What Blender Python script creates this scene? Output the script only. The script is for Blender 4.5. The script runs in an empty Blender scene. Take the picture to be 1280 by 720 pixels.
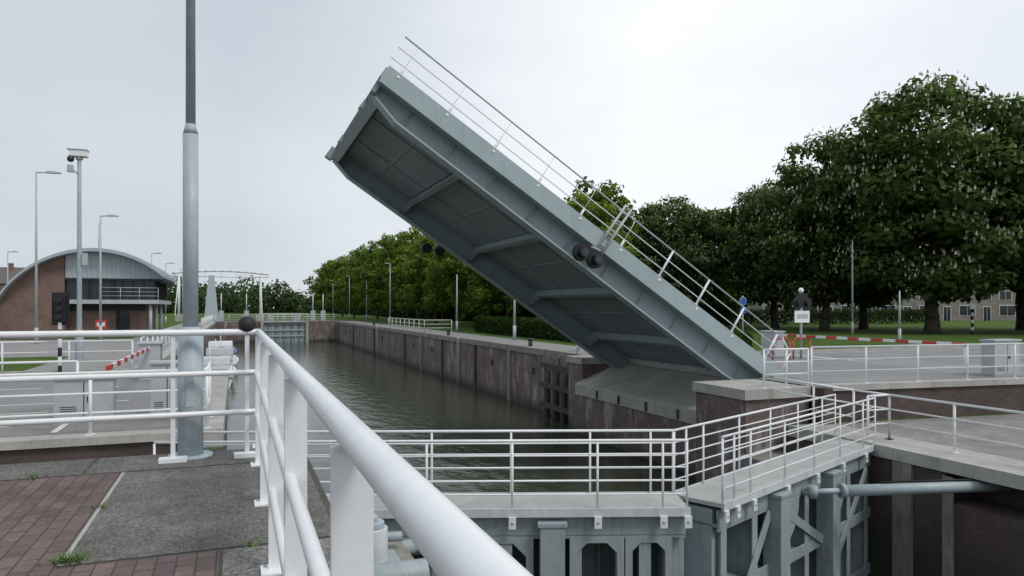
import bpy, math, random
import numpy as np
from mathutils import Vector, Matrix
random.seed(7)
S=bpy.context.scene
S.view_settings.view_transform='Standard'; S.view_settings.look='None'; S.view_settings.exposure=0

# ------------------------------------------------------------ materials
def newmat(name):
    m=bpy.data.materials.new(name); m.use_nodes=True
    nt=m.node_tree; nt.nodes.clear()
    o=nt.nodes.new('ShaderNodeOutputMaterial'); p=nt.nodes.new('ShaderNodeBsdfPrincipled')
    nt.links.new(p.outputs[0],o.inputs[0])
    return m,nt,p,o
def noise(nt,vec,scale,detail=4,rough=.6):
    n=nt.nodes.new('ShaderNodeTexNoise'); n.inputs['Scale'].default_value=scale
    n.inputs['Detail'].default_value=detail; n.inputs['Roughness'].default_value=rough
    nt.links.new(vec,n.inputs['Vector']); return n.outputs['Fac']
def mapping(nt,vec,scale):
    m=nt.nodes.new('ShaderNodeMapping'); m.inputs['Scale'].default_value=scale
    nt.links.new(vec,m.inputs['Vector']); return m.outputs[0]
def ramp(nt,fac,stops):
    r=nt.nodes.new('ShaderNodeValToRGB'); e=r.color_ramp.elements
    while len(e)<len(stops): e.new(.5)
    for i,(p,c) in enumerate(stops):
        e[i].position=p; e[i].color=(c[0],c[1],c[2],1)
    nt.links.new(fac,r.inputs[0]); return r.outputs[0]
def mix(nt,a,b,fac,mode='MIX'):
    m=nt.nodes.new('ShaderNodeMix'); m.data_type='RGBA'; m.blend_type=mode
    for v,k in ((a,6),(b,7)):
        if isinstance(v,tuple): m.inputs[k].default_value=(v[0],v[1],v[2],1)
        else: nt.links.new(v,m.inputs[k])
    if isinstance(fac,(int,float)): m.inputs[0].default_value=fac
    else: nt.links.new(fac,m.inputs[0])
    return m.outputs[2]
def bump(nt,p,h,strength,dist=.01):
    b=nt.nodes.new('ShaderNodeBump'); b.inputs['Strength'].default_value=strength; b.inputs['Distance'].default_value=dist
    nt.links.new(h,b.inputs['Height']); nt.links.new(b.outputs[0],p.inputs['Normal'])
def coord(nt):
    return nt.nodes.new('ShaderNodeTexCoord').outputs['Object']
def mul(c,k): return tuple(min(1,x*k) for x in c)

def mat(name,c,rough=.6,metal=0,var=.15,scale=2,dirt=.0,dirtc=(.08,.07,.05),bmp=0,bs=40,fine=.08,spec=.5,speck=0):
    m,nt,p,o=newmat(name); v=coord(nt)
    col=ramp(nt,noise(nt,v,scale,6,.65),[(.3,mul(c,1-var)),(.7,mul(c,1+var))])
    if fine: col=mix(nt,col,ramp(nt,noise(nt,v,60,3),[(.3,(1-fine*2,)*3),(.7,(1,1,1))]),1,'MULTIPLY')
    if speck:
        vo=nt.nodes.new('ShaderNodeTexVoronoi'); vo.inputs['Scale'].default_value=speck; nt.links.new(v,vo.inputs['Vector'])
        col=mix(nt,col,ramp(nt,vo.outputs['Color'],[(.2,(.45,.44,.42)),(.8,(1,1,1))]),1,'MULTIPLY')
    if dirt:
        st=noise(nt,mapping(nt,v,(5,5,.7)),1.6,6,.7)
        f=ramp(nt,st,[(.5,(0,0,0)),(.72,(dirt,)*3)])
        col=mix(nt,col,dirtc,f)
    nt.links.new(col,p.inputs['Base Color'])
    p.inputs['Roughness'].default_value=rough; p.inputs['Metallic'].default_value=metal
    p.inputs['Specular IOR Level'].default_value=spec
    if bmp: bump(nt,p,noise(nt,v,bs,5),bmp)
    return m

def brickmat(name,c1,c2,mortar,floor=False,bw=.22,bh=.07,stain=None,stainamt=.5,ms=.01,rot=0):
    m,nt,p,o=newmat(name); v=coord(nt)
    if not floor:
        s=nt.nodes.new('ShaderNodeSeparateXYZ'); nt.links.new(v,s.inputs[0])
        a=nt.nodes.new('ShaderNodeMath'); a.operation='ADD'; nt.links.new(s.outputs[0],a.inputs[0]); nt.links.new(s.outputs[1],a.inputs[1])
        cb=nt.nodes.new('ShaderNodeCombineXYZ'); nt.links.new(a.outputs[0],cb.inputs[0]); nt.links.new(s.outputs[2],cb.inputs[1]); vec=cb.outputs[0]
    else:
        mp=nt.nodes.new('ShaderNodeMapping'); mp.inputs['Rotation'].default_value=(0,0,rot); nt.links.new(v,mp.inputs[0]); vec=mp.outputs[0]
    b=nt.nodes.new('ShaderNodeTexBrick'); nt.links.new(vec,b.inputs['Vector'])
    b.inputs['Scale'].default_value=1; b.inputs['Brick Width'].default_value=bw; b.inputs['Row Height'].default_value=bh
    b.inputs['Mortar Size'].default_value=ms; b.inputs['Mortar Smooth'].default_value=.3; b.inputs['Bias'].default_value=0
    b.inputs['Color1'].default_value=(*c1,1); b.inputs['Color2'].default_value=(*c2,1); b.inputs['Mortar'].default_value=(*mortar,1)
    col=mix(nt,b.outputs['Color'],ramp(nt,noise(nt,v,1.1,6,.7),[(.3,(.5,.5,.5)),(.7,(1,.97,.97))]),1,'MULTIPLY')
    col=mix(nt,col,ramp(nt,noise(nt,v,25,4),[(.3,(.7,)*3),(.7,(1,)*3)]),1,'MULTIPLY')
    if stain:
        st=noise(nt,mapping(nt,v,(1.2,1.2,.35)),1.3,8,.75)
        col=mix(nt,col,stain,ramp(nt,st,[(.52,(0,0,0)),(.66,(stainamt,)*3)]))
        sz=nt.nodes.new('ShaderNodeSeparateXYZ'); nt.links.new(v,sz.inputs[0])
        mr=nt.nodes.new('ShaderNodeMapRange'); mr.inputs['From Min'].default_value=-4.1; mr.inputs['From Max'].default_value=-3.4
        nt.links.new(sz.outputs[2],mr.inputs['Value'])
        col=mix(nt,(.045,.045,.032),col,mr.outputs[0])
    nt.links.new(col,p.inputs['Base Color']); p.inputs['Roughness'].default_value=.88
    bump(nt,p,b.outputs['Fac'],-.5,.006)
    return m

WHITE=mat('white_paint',(.79,.81,.82),.32,var=.04,dirt=.2,dirtc=(.4,.41,.38),fine=.02)
DWHITE=mat('worn_white_paint',(.62,.65,.66),.45,var=.1,dirt=.4,dirtc=(.25,.26,.24))
GALV=mat('galvanised_steel',(.42,.49,.53),.5,.0,var=.12,scale=5,dirt=.25,dirtc=(.24,.27,.28))
LGREY=mat('grey_lamp_paint',(.46,.49,.51),.5,.0,var=.1)
BRG=mat('bridge_grey_paint',(.29,.36,.375),.5,var=.1,scale=.8,dirt=.3,dirtc=(.16,.19,.195))
BRGL=mat('bridge_light_grey_paint',(.38,.46,.475),.5,var=.08,scale=.8,dirt=.35,dirtc=(.22,.26,.26))
BRGD=mat('bridge_grey_shaded',(.26,.295,.315),.6,var=.18,scale=.6,dirt=.4,dirtc=(.14,.15,.15))  # bridge grey darkened for the deck underside, shade put into the colour
GATE=mat('gate_grey_paint',(.34,.40,.42),.5,var=.14,scale=1.5,dirt=.5,dirtc=(.14,.14,.13))
GATED=mat('gate_plate_dark',(.16,.185,.19),.6,var=.2,scale=1.5,dirt=.6,dirtc=(.07,.07,.06))
GRATE=mat('walkway_grating',(.46,.47,.45),.7,var=.12,bmp=.5,bs=90)
BLACK=mat('black_plastic',(.012,.012,.013),.6,var=.1)
RED=mat('red_paint',(.55,.05,.04),.45,var=.1)
BLUE=mat('blue_enamel',(.02,.10,.42),.4,var=.1)
CONC=mat('concrete',(.43,.42,.39),.9,var=.2,scale=1.2,dirt=.5,dirtc=(.19,.18,.155),bmp=.3,bs=30)
CONCD=mat('old_concrete',(.27,.255,.225),.92,var=.3,scale=.9,dirt=.75,dirtc=(.09,.085,.07),bmp=.4,bs=25)
ASPH=mat('asphalt',(.27,.27,.268),.92,var=.2,scale=.4,bmp=.3,bs=90,fine=.15)
PAVE=mat('paving',(.29,.285,.28),.9,var=.15,scale=.6,bmp=.2,bs=60,fine=.15)
AGG=mat('aggregate_slab',(.24,.23,.22),.92,var=.35,scale=1.8,bmp=.8,bs=120,fine=.2,speck=70)
SLAB=mat('concrete_slab',(.30,.295,.28),.9,var=.3,scale=2.5,bmp=.5,bs=70,fine=.2,speck=55)
MARK=mat('road_marking_paint',(.7,.7,.68),.7,var=.15,scale=6)
GLASS=mat('dark_window_glass',(.02,.026,.03),.08,var=.2,fine=0)
TIMB=mat('fender_timber',(.065,.06,.055),.85,var=.3,scale=3,dirt=.5,dirtc=(.16,.15,.13))
ROOFM=mat('roof_metal',(.40,.46,.50),.5,.0,var=.08)
TILE=mat('roof_tile',(.14,.12,.11),.8,var=.15,scale=4)
BARK=mat('bark',(.06,.05,.04),.95,var=.3,scale=3,bmp=.6,bs=15)
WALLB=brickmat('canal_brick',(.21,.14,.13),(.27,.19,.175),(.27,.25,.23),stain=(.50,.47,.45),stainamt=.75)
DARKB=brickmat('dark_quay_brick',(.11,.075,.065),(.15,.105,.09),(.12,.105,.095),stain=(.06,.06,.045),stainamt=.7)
HBRICK=brickmat('house_brick',(.28,.15,.12),(.34,.20,.16),(.28,.25,.22))
PALEB=brickmat('pale_house_brick',(.36,.31,.27),(.42,.37,.33),(.38,.36,.33))
PBRICK=brickmat('paver_brick',(.17,.12,.115),(.26,.185,.17),(.085,.08,.068),floor=True,bw=.21,bh=.105,ms=.007,rot=math.pi/2)
PBRICK2=brickmat('road_paver',(.33,.32,.31),(.38,.365,.35),(.22,.22,.21),floor=True,bw=.22,bh=.11,ms=.006)
WEED=mat('weed_green',(.10,.17,.04),.8)

def grassmat():
    m,nt,p,o=newmat('grass'); v=coord(nt)
    col=ramp(nt,noise(nt,v,.25,8,.7),[(.3,(.065,.115,.025)),(.55,(.10,.17,.036)),(.75,(.15,.20,.06))])
    col=mix(nt,col,ramp(nt,noise(nt,v,9,4,.7),[(.3,(.5,.5,.5)),(.7,(1,1,1))]),1,'MULTIPLY')
    nt.links.new(col,p.inputs['Base Color']); p.inputs['Roughness'].default_value=1; p.inputs['Specular IOR Level'].default_value=.1
    bump(nt,p,noise(nt,v,14,6,.8),.8,.06); return m
GRASS=grassmat()
def watermat():
    m,nt,p,o=newmat('canal_water'); v=coord(nt)
    p.inputs['Base Color'].default_value=(.042,.05,.032,1); p.inputs['Roughness'].default_value=.08
    p.inputs['IOR'].default_value=1.33
    a=noise(nt,mapping(nt,v,(1,.5,1)),1.5,5,.6); bump(nt,p,a,.6,.08); return m
WATER=watermat()
def leafmat(name):
    m,nt,p,o=newmat(name); nt.nodes.remove(p)
    a=nt.nodes.new('ShaderNodeAttribute'); a.attribute_name='Col'
    d=nt.nodes.new('ShaderNodeBsdfDiffuse'); t=nt.nodes.new('ShaderNodeBsdfTranslucent')
    x=nt.nodes.new('ShaderNodeMixShader'); x.inputs[0].default_value=.38
    oi=nt.nodes.new('ShaderNodeObjectInfo')
    c=mix(nt,a.outputs['Color'],ramp(nt,oi.outputs['Random'],[(0,(.74,.82,.74)),(1,(1,1,.92))]),1,'MULTIPLY')
    nt.links.new(c,d.inputs[0]); nt.links.new(c,t.inputs[0])
    nt.links.new(d.outputs[0],x.inputs[1]); nt.links.new(t.outputs[0],x.inputs[2]); nt.links.new(x.outputs[0],o.inputs[0])
    return m
LEAF=leafmat('foliage')

# ------------------------------------------------------------ mesh builder
class B:
    def __init__(s): s.v=[];s.f=[];s.m=[];s.s=[];s.mats=[];s.T=None
    def mi(s,m):
        if m not in s.mats: s.mats.append(m)
        return s.mats.index(m)
    def add(s,vs,fs,m,smooth=False):
        o=len(s.v); vs=[Vector(a) for a in vs]
        if s.T is not None: vs=[s.T@a for a in vs]
        s.v+=[tuple(a) for a in vs]; k=s.mi(m)
        for i,f in enumerate(fs):
            s.f.append([o+j for j in f]); s.m.append(k)
            s.s.append(smooth if isinstance(smooth,bool) else smooth[i])
    def box(s,a,b,m):
        x0,y0,z0=a;x1,y1,z1=b
        s.add([(x0,y0,z0),(x1,y0,z0),(x1,y1,z0),(x0,y1,z0),(x0,y0,z1),(x1,y0,z1),(x1,y1,z1),(x0,y1,z1)],
              [(0,3,2,1),(4,5,6,7),(0,1,5,4),(1,2,6,5),(2,3,7,6),(3,0,4,7)],m)
    def quad(s,pts,m): s.add(pts,[tuple(range(len(pts)))],m)
    def tube(s,p0,p1,r,m,n=10,r2=None):
        p0=Vector(p0);p1=Vector(p1);d=(p1-p0).normalized();r2=r if r2 is None else r2
        up=Vector((0,0,1)) if abs(d.z)<.9 else Vector((1,0,0))
        a=d.cross(up).normalized();b=d.cross(a)
        vs=[];
        for p,q in((p0,r),(p1,r2)):
            for i in range(n):
                t=2*math.pi*i/n; vs.append(p+(a*math.cos(t)+b*math.sin(t))*q)
        fs=[(i,(i+1)%n,n+(i+1)%n,n+i) for i in range(n)]+[tuple(range(n-1,-1,-1)),tuple(range(n,2*n))]
        s.add(vs,fs,m,[True]*n+[False,False])
    def path(s,pts,r,m,n=8):
        for i in range(len(pts)-1):
            s.tube(pts[i],pts[i+1],r,m,n)
            if i: s.ball(pts[i],r,m,n,4)
    def ball(s,c,r,m,n=12,k=8,sc=(1,1,1)):
        vs=[];fs=[]
        for j in range(k+1):
            ph=math.pi*j/k
            for i in range(n):
                t=2*math.pi*i/n
                vs.append((c[0]+r*sc[0]*math.sin(ph)*math.cos(t),c[1]+r*sc[1]*math.sin(ph)*math.sin(t),c[2]+r*sc[2]*math.cos(ph)))
        for j in range(k):
            for i in range(n):
                fs.append((j*n+i,j*n+(i+1)%n,(j+1)*n+(i+1)%n,(j+1)*n+i))
        s.add(vs,fs,m,True)
    def prism(s,poly,ax,a,b,m):
        def P(u,v,w): return {'x':(w,u,v),'y':(u,w,v),'z':(u,v,w)}[ax]
        n=len(poly)
        vs=[P(u,v,a) for u,v in poly]+[P(u,v,b) for u,v in poly]
        s.add(vs,[tuple(range(n)),tuple(range(2*n-1,n-1,-1))]+[(i,(i+1)%n,n+(i+1)%n,n+i) for i in range(n)],m)
    def build(s,name,bevel=0,parent=None,recalc=True):
        me=bpy.data.meshes.new(name); me.from_pydata(s.v,[],s.f)
        for m in s.mats: me.materials.append(m)
        me.polygons.foreach_set('material_index',s.m); me.polygons.foreach_set('use_smooth',s.s)
        if recalc:
            import bmesh
            bm=bmesh.new(); bm.from_mesh(me); bmesh.ops.recalc_face_normals(bm,faces=bm.faces); bm.to_mesh(me); bm.free()
        me.update()
        o=bpy.data.objects.new(name,me); S.collection.objects.link(o)
        if parent: o.parent=parent
        if bevel:
            md=o.modifiers.new('bevel','BEVEL'); md.width=bevel; md.segments=2; md.limit_method='ANGLE'; md.angle_limit=math.radians(50)
        return o
def empty(name):
    e=bpy.data.objects.new(name,None); S.collection.objects.link(e); return e
def rail(b,p0,p1,hs,rt=.028,rm=.02,sp=1.5,post='flat',m=WHITE,pw=.06,ends=True,up=Vector((0,0,1))):
    p0=Vector(p0);p1=Vector(p1);L=(p1-p0).length;n=max(1,round(L/sp))
    for i,h in enumerate(hs): b.tube(p0+up*h,p1+up*h,rt if i==0 else rm,m,12 if i==0 else 8)
    for i in range(n+1):
        if not ends and i in(0,n): continue
        p=p0.lerp(p1,i/n)
        b.tube(p,p+up*hs[0],pw/2,m,8)
        b.box((p.x-.07,p.y-.07,p.z),(p.x+.07,p.y+.07,p.z+.015),m)

ZR=-.8; ZL=-1.85; ZW=-4.08; XQ=14.35
# ------------------------------------------------------------ ground
b=B()
def sheet(x0,x1,y0,y1,z,m,bb=None):
    (bb or b).quad([(x0,y0,z),(x1,y0,z),(x1,y1,z),(x0,y1,z)],m)
sheet(-900,-.3,14.2,27.5,ZR,GRASS); sheet(-900,-3,27.5,1500,ZR,GRASS)
b.quad([(15.3,16.1,ZR),(60,11.6,ZR),(60,18.5,ZR),(15.3,18.5,ZR)],GRASS)
sheet(60,1500,11.6,18.5,ZR,GRASS); sheet(16.4,1500,18.5,1500,ZR,GRASS); sheet(15.2,16.4,29.8,1500,ZR,GRASS)
sheet(-3,15.2,120,1500,ZR,GRASS); sheet(-900,-40,-400,14.2,ZR,GRASS)
b.quad([(XQ+.1,-400,ZL),(1500,-400,ZL),(1500,11.6,ZL),(60,11.6,ZL),(15.4,16.1,ZL),(XQ+.1,16.1,ZL)],GRASS)
sheet(-40,-.3,7.85,14.2,ZL,GRASS); sheet(-40,15.4,-400,-60,ZL,GRASS)
b.build('ground',recalc=False)
b=B(); b.quad([(-4,13.5,ZW),(-.3,13.5,ZW),(7.3,10.8,ZW),(14.17,13.9,ZW),(17,13.9,ZW),(17,121,ZW),(-4,121,ZW)],WATER)
sheet(-4,16.5,-60,13.4,-6.3,WATER); b.build('canal_water',recalc=False)
b=B(); sheet(-60,-.3,17.2,28.2,ZR+.006,ASPH)
b.quad([(15.35,16.5,ZR+.006),(60,12.0,ZR+.006),(60,18.5,ZR+.006),(15.35,18.5,ZR+.006)],ASPH); sheet(16.42,300,18.5,28.3,ZR+.006,ASPH); sheet(60,300,12,18.5,ZR+.006,ASPH)
b.build('road',recalc=False)
b=B()
for y in(19.4,27.6):
    sheet(-60,-2.4,y,y+.12,ZR+.011,MARK); sheet(23.6,300,y,y+.12,ZR+.011,MARK)
for i in range(25): sheet(-58+i*2.6,-57+i*2.6,23.1,23.22,ZR+.011,MARK) if -57+i*2.6<-3 else None
for i in range(30): sheet(24+i*4,26+i*4,23.1,23.22,ZR+.011,MARK)
sheet(-3.4,-3.1,19.5,23,ZR+.011,MARK); sheet(24.2,24.5,23.3,27.4,ZR+.011,MARK)
b.quad([(-6,15.1,ZR+.011),(-5.9,15.0,ZR+.011),(-3.0,16.5,ZR+.011),(-3.1,16.6,ZR+.011)],MARK)
b.quad([(-3.1,14.9,ZR+.016),(-2.98,14.9,ZR+.016),(-2.98,17.1,ZR+.016),(-3.1,17.1,ZR+.016)],MARK)
b.build('road_marking',recalc=False)
b=B(); sheet(-60,-.3,14.2,17.2,ZR+.006,PBRICK2); sheet(-7,-3,28.2,118,ZR+.006,PAVE); sheet(-60,-7,38,58,ZR+.006,PAVE)
sheet(15.25,18.3,29.9,120,ZR+.006,PAVE); sheet(16.45,18.3,28.3,29.9,ZR+.006,PAVE)
b.quad([(XQ+.15,-60,ZL+.006),(60,-60,ZL+.006),(60,11.4,ZL+.006),(XQ+.15,15.95,ZL+.006)],PBRICK2); sheet(-40,-.35,7.9,14.15,ZL+.006,CONCD)
sheet(-3,15,120.2,126,ZR+.006,PAVE)
b.build('quay_pavement',recalc=False)
b=B()
b.box((18.35,28.3,ZR),(120,28.45,ZR+.12),CONC); b.box((-60,28.2,ZR),(-3.2,28.35,ZR+.12),CONC); b.box((-60,17.1,ZR),(-3.6,17.25,ZR+.1),CONC)
b.build('kerb')

# ------------------------------------------------------------ viewing platform
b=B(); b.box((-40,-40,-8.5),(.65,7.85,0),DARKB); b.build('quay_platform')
b=B(); z=.004
sheet(-40,-.93,-30,7.1,z,PBRICK); sheet(-.93,.65,-30,3.45,z,PBRICK); sheet(-.93,-.09,3.45,4.62,z,PBRICK)
sheet(-.905,.60,4.66,7.1,z,AGG); sheet(-.07,.6,3.5,4.62,z,SLAB)
sheet(-40,-2.6,7.13,7.85,z,SLAB)
sheet(-2.57,-1.25,7.13,7.85,z,AGG); sheet(-1.22,.3,7.13,7.85,z,AGG)
sheet(-.93,-.905,4.66,7.1,z+.001,CONC)
sheet(.32,.65,7.13,7.85,z,SLAB)
b.build('platform_paving',recalc=False)
b=B()
rng=random.Random(3)
for (wx,wy,nn) in ((-.9,4.72,70),(-.92,5.9,10),(-1.6,7.12,14),(-.2,7.84,20),(-2.3,7.8,20),(.1,4.64,12)):
  for k in range(nn):
    a=rng.uniform(0,6.28);l=rng.uniform(.04,.11)*(1 if nn>50 else .5);x=wx+rng.gauss(0,.04);y=wy+rng.gauss(0,.02)
    dx,dy=math.cos(a)*l,math.sin(a)*l
    b.add([(x,y,.004),(x+.012,y,.004),(x+dx,y+dy,.02+rng.random()*.05)],[(0,1,2)],WEED)
b.build('weed',recalc=False)
b=B()
Hs=(1.21,.82,.44); X0=.205; YF=7.42
b.tube((X0,-2.5,1.21),(X0,YF,1.21),.03,WHITE,24)
for h in Hs[1:]: b.tube((X0-.02,-2.5,h),(X0-.02,YF,h),.023,WHITE,16)
for y in(-1.4,0.0-.06,1.38,2.75,4.15,5.6,7.0):
    b.box((X0-.04,y-.006,0.0),(X0+.04,y+.006,1.19),WHITE); b.box((X0-.08,y-.08,.004),(X0+.08,y+.08,.02),WHITE)
    for sx_ in(-.055,.055): b.tube((X0+sx_,y+.04,.02),(X0+sx_,y+.04,.032),.01,GALV,6)
b.tube((X0,YF,1.21),(-14,YF,1.21),.03,WHITE,16)
for h in Hs[1:]: b.tube((X0-.02,YF,h),(-14,YF,h),.026,WHITE,12)
b.ball((X0,YF,1.21),.03,WHITE); 
for x in(.1,-.55,-2.6,-4.6,-6.6,-8.6,-10.6,-12.6):
    b.box((x-.02,YF-.006,0.0),(x+.02,YF+.006,1.19),WHITE); b.box((x-.12,YF-.06,.004),(x+.12,YF+.06,.045),WHITE)
b.build('platform_railing',bevel=.002)
b=B(); b.ball((.1,YF+.02,1.28),.085,BLACK,16,10,(1,1,1)); b.tube((.1,YF+.02,1.2),(.1,YF+.02,1.26),.05,BLACK); b.build('rail_corner_cap')  # black rubber ball capping the railing corner, not a light

b=B(); px,py=-.41,7.62
b.tube((px,py,0),(px,py,1.2),.115,GALV,24); b.tube((px,py,1.2),(px,py,3.12),.07,GALV,24)
b.tube((px,py,3.12),(px,py,3.22),.07,GALV,24,.046); b.tube((px,py,3.22),(px,py,10),.045,GALV,20,.03)
b.tube((px,py,1.2),(px,py,1.26),.115,GALV,24,.07)
b.tube((px,py,.0),(px,py,.03),.2,GALV,20)
b.box((px-.035,py-.12,.5),(px+.035,py-.113,.85),LGREY)
b.tube((px,py,10),(px+.0,py+1.4,10.25),.03,GALV); b.box((px-.12,py+1.2,10.2),(px+.12,py+1.9,10.3),LGREY)
b.build('lamp_post')

b=B(); b.box((.66,4.5,-8),(1.95,9.4,-1.5),CONCD); b.build('machinery_ledge')
b=B()
b.tube((1.45,8.2,-1.5),(1.45,8.2,-1.05),.17,DWHITE,20); b.tube((1.45,8.2,-1.05),(1.45,8.2,-.98),.13,GALV,20); b.ball((1.45,8.2,-.95),.06,GALV)
b.box((1.2,7.9,-1.5),(1.75,8.5,-1.42),GATE)
b.tube((1.2,7.3,-1.3),(1.85,7.3,-1.3),.14,GATE,16); b.box((1.3,7.1,-1.5),(1.7,7.5,-1.4),GATE)
b.tube((.9,8.9,-1.35),(1.9,8.7,-1.35),.06,GATE,10)
b.build('gate_winch',bevel=.01)

# ------------------------------------------------------------ canal walls
b=B()
b.box((15.2,29.8,-6),(15.9,120,ZR-.3),WALLB); b.box((15.1,29.8,ZR-.3),(15.75,120,ZR+.03),CONCD)
y=33; wr=random.Random(4)
while y<118:
    st=wr.uniform(6.2,8.6)
    b.box((15.08,y,-6),(15.2,y+.35,ZR-.31),CONCD if wr.random()<.5 else TIMB)
    if wr.random()<.7: b.box((15.12,y+3.2,-2.2),(15.2,y+3.55,-1.85),TIMB)
    y+=st
b.box((10.4,120,-6),(15.9,120.8,ZR+.03),WALLB); b.box((-3.6,120,-6),(4.0,120.8,ZR+.03),WALLB)
b.box((-.9,14.2,-8),(-.3,27.5,ZR-.3),WALLB); b.box((-.95,14.19,ZR-.3),(-.22,27.55,ZR+.03),CONC)
b.box((-3.6,27.0,-6),(-.9,27.5,ZR+.01),WALLB)
b.box((-3.6,27.5,-6),(-3.0,120,ZR-.3),WALLB); b.box((-3.6,27.5,ZR-.3),(-2.92,120,ZR+.03),CONC)
b.box((-40,14.2,-6),(-.95,14.5,ZR-.12),DARKB); b.box((-40,14.12,ZR-.12),(-.95,14.6,ZR+.02),CONC)
b.box((-.9,7.9,-8),(-.3,14.18,ZL+.02),CONCD)
b.build('canal_wall')
b=B()
q=XQ
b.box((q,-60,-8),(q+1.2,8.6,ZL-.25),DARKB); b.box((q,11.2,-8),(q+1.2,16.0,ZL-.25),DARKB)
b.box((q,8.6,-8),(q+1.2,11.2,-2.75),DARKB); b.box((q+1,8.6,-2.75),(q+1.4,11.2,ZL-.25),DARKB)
b.box((q-.1,-60,ZL-.25),(q+1.3,15.85,ZL+.03),CONC)
b.box((q-.07,12.0,-8),(q,12.5,ZL-.26),CONCD); b.box((q-.04,11.0,-8),(q,11.25,-2.2),CONCD)
b.box((q-.06,4,-3.2),(q,8.5,-3.0),CONCD)
for (o0,o1,z0,z1,m) in ((0,.3,-4,ZR-.15,DARKB),(-.08,.4,ZR-.15,ZR+.02,CONC)):
    b.add([(15.3,16.1+o0,z0),(60,11.6+o0,z0),(60,11.6+o1,z0),(15.3,16.1+o1,z0),(15.3,16.1+o0,z1),(60,11.6+o0,z1),(60,11.6+o1,z1),(15.3,16.1+o1,z1)],
      [(0,3,2,1),(4,5,6,7),(0,1,5,4),(1,2,6,5),(2,3,7,6),(3,0,4,7)],m)
b.build('quay_wall')
b=B()
b.box((13.95,18.5,-6),(16.5,28.4,-2.35),WALLB)
b.prism([(13.85,-2.35),(16.5,-2.35),(16.5,-1.05),(16.0,-1.05),(13.9,-1.85),(13.85,-1.9)],'y',18.5,28.4,CONC)
b.box((14.2,28.4,-6),(15.9,29.8,ZR-.25),WALLB); b.box((14.1,28.3,ZR-.25),(16.4,29.9,ZR+.03),CONC)
b.box((13.1,16.2,-8),(15.5,18.5,ZR-.3),WALLB); b.box((13.0,16.1,ZR-.3),(15.6,18.55,ZR-.02),CONC)
b.box((12.9,14.6,-8),(14.33,16.2,-2.6),CONCD)
b.box((15.3,15.6,-6),(15.6,16.3,ZR-.02),DARKB)
b.box((16.2,18.56,-1.04),(16.6,28.3,ZR+.02),CONC)
for y in (20.5,22.5,24.5,26.3): b.box((13.8,y,-2.3),(13.86,y+.12,-1.98),TIMB)
b.build('bridge_abutment')
b=B()
for i,(x,y) in enumerate([(14.75,30.4),(14.7,31.4),(14.7,32.4),(14.7,33.4)]):
    b.tube((x,y,-6),(x,y,-1.0+.12*(i%2)),.17,TIMB,12)
for z in(-1.6,-2.6,-3.6): b.box((14.5,30.0,z),(14.62,33.8,z+.25),TIMB)
b.path([(14.9,29.9,ZR),(14.9,29.9,.25),(14.9,30.4,.25),(14.9,30.4,ZR)],.025,WHITE)
b.build('timber_fender')
for y in(50,82):
    b=B()
    for dx in(0,.45): b.tube((15.05,y+dx,-4.6),(15.05,y+dx,-.7),.025,GALV)
    z=-4.4
    while z<-.8: b.tube((15.05,y,z),(15.05,y+.45,z),.018,GALV); z+=.3
    b.build('quay_ladder')
for i,(x,y) in enumerate([(15.7,38),(15.7,55),(15.7,88),(-3.4,52),(-3.4,72)]):
    b=B(); b.tube((x,y,ZR),(x,y,ZR+.4),.13,TIMB,14); b.tube((x,y,ZR+.4),(x,y,ZR+.47),.2,TIMB,14); b.build('mooring_bollard')

# ------------------------------------------------------------ bascule bridge
a=math.radians(33.2); u=Vector((-math.cos(a),0,math.sin(a))); n=Vector((math.sin(a),0,math.cos(a))); vY=Vector((0,1,0))
O=Vector((16.4,18.9,-.65))
T=Matrix(((u.x,vY.x,n.x,O.x),(u.y,vY.y,n.y,O.y),(u.z,vY.z,n.z,O.z),(0,0,0,1)))
def D(s,w,t): return T@Vector((s,w,t))
bridge=empty('bascule_bridge')
L=15.15;W=9.3
b=B(); b.T=T
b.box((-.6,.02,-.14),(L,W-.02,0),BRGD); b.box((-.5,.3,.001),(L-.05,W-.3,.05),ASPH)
for w0,w1 in((-.05,.02),(W-.02,W+.05)): b.box((-.4,w0,-.34),(L+.05,w1,.14),BRGL)
b.box((-.4,-.05,.14),(L+.05,.28,.17),BRGL); b.box((-.4,-.1,-.36),(L,.35,-.34),BRG)
prof=[(L-.1,-.14),(L-.1,-.66),(L-.9,-.88),(1.5,-1.02),(-.9,-.8),(-.9,-.14)]
def gt(s): 
    return -.88-(L-.9-s)/(L-2.4)*.14
for w in(.34,W-.38):
    vs=[(s,w,t) for s,t in prof]+[(s,w+.04,t) for s,t in prof]; k=len(prof)
    b.add(vs,[tuple(range(k)),tuple(range(2*k-1,k-1,-1))]+[(i,(i+1)%k,k+(i+1)%k,k+i) for i in range(k)],BRG)
    for (s0,t0),(s1,t1) in zip(prof[1:4],prof[2:5]):
        w0,w1=w-.2,w+.24
        b.add([(s0,w0,t0),(s1,w0,t1),(s1,w1,t1),(s0,w1,t0),(s0,w0,t0-.05),(s1,w0,t1-.05),(s1,w1,t1-.05),(s0,w1,t0-.05)],
          [(0,1,2,3),(4,5,6,7),(0,1,5,4),(1,2,6,5),(2,3,7,6),(3,0,4,7)],BRGL)
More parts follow.
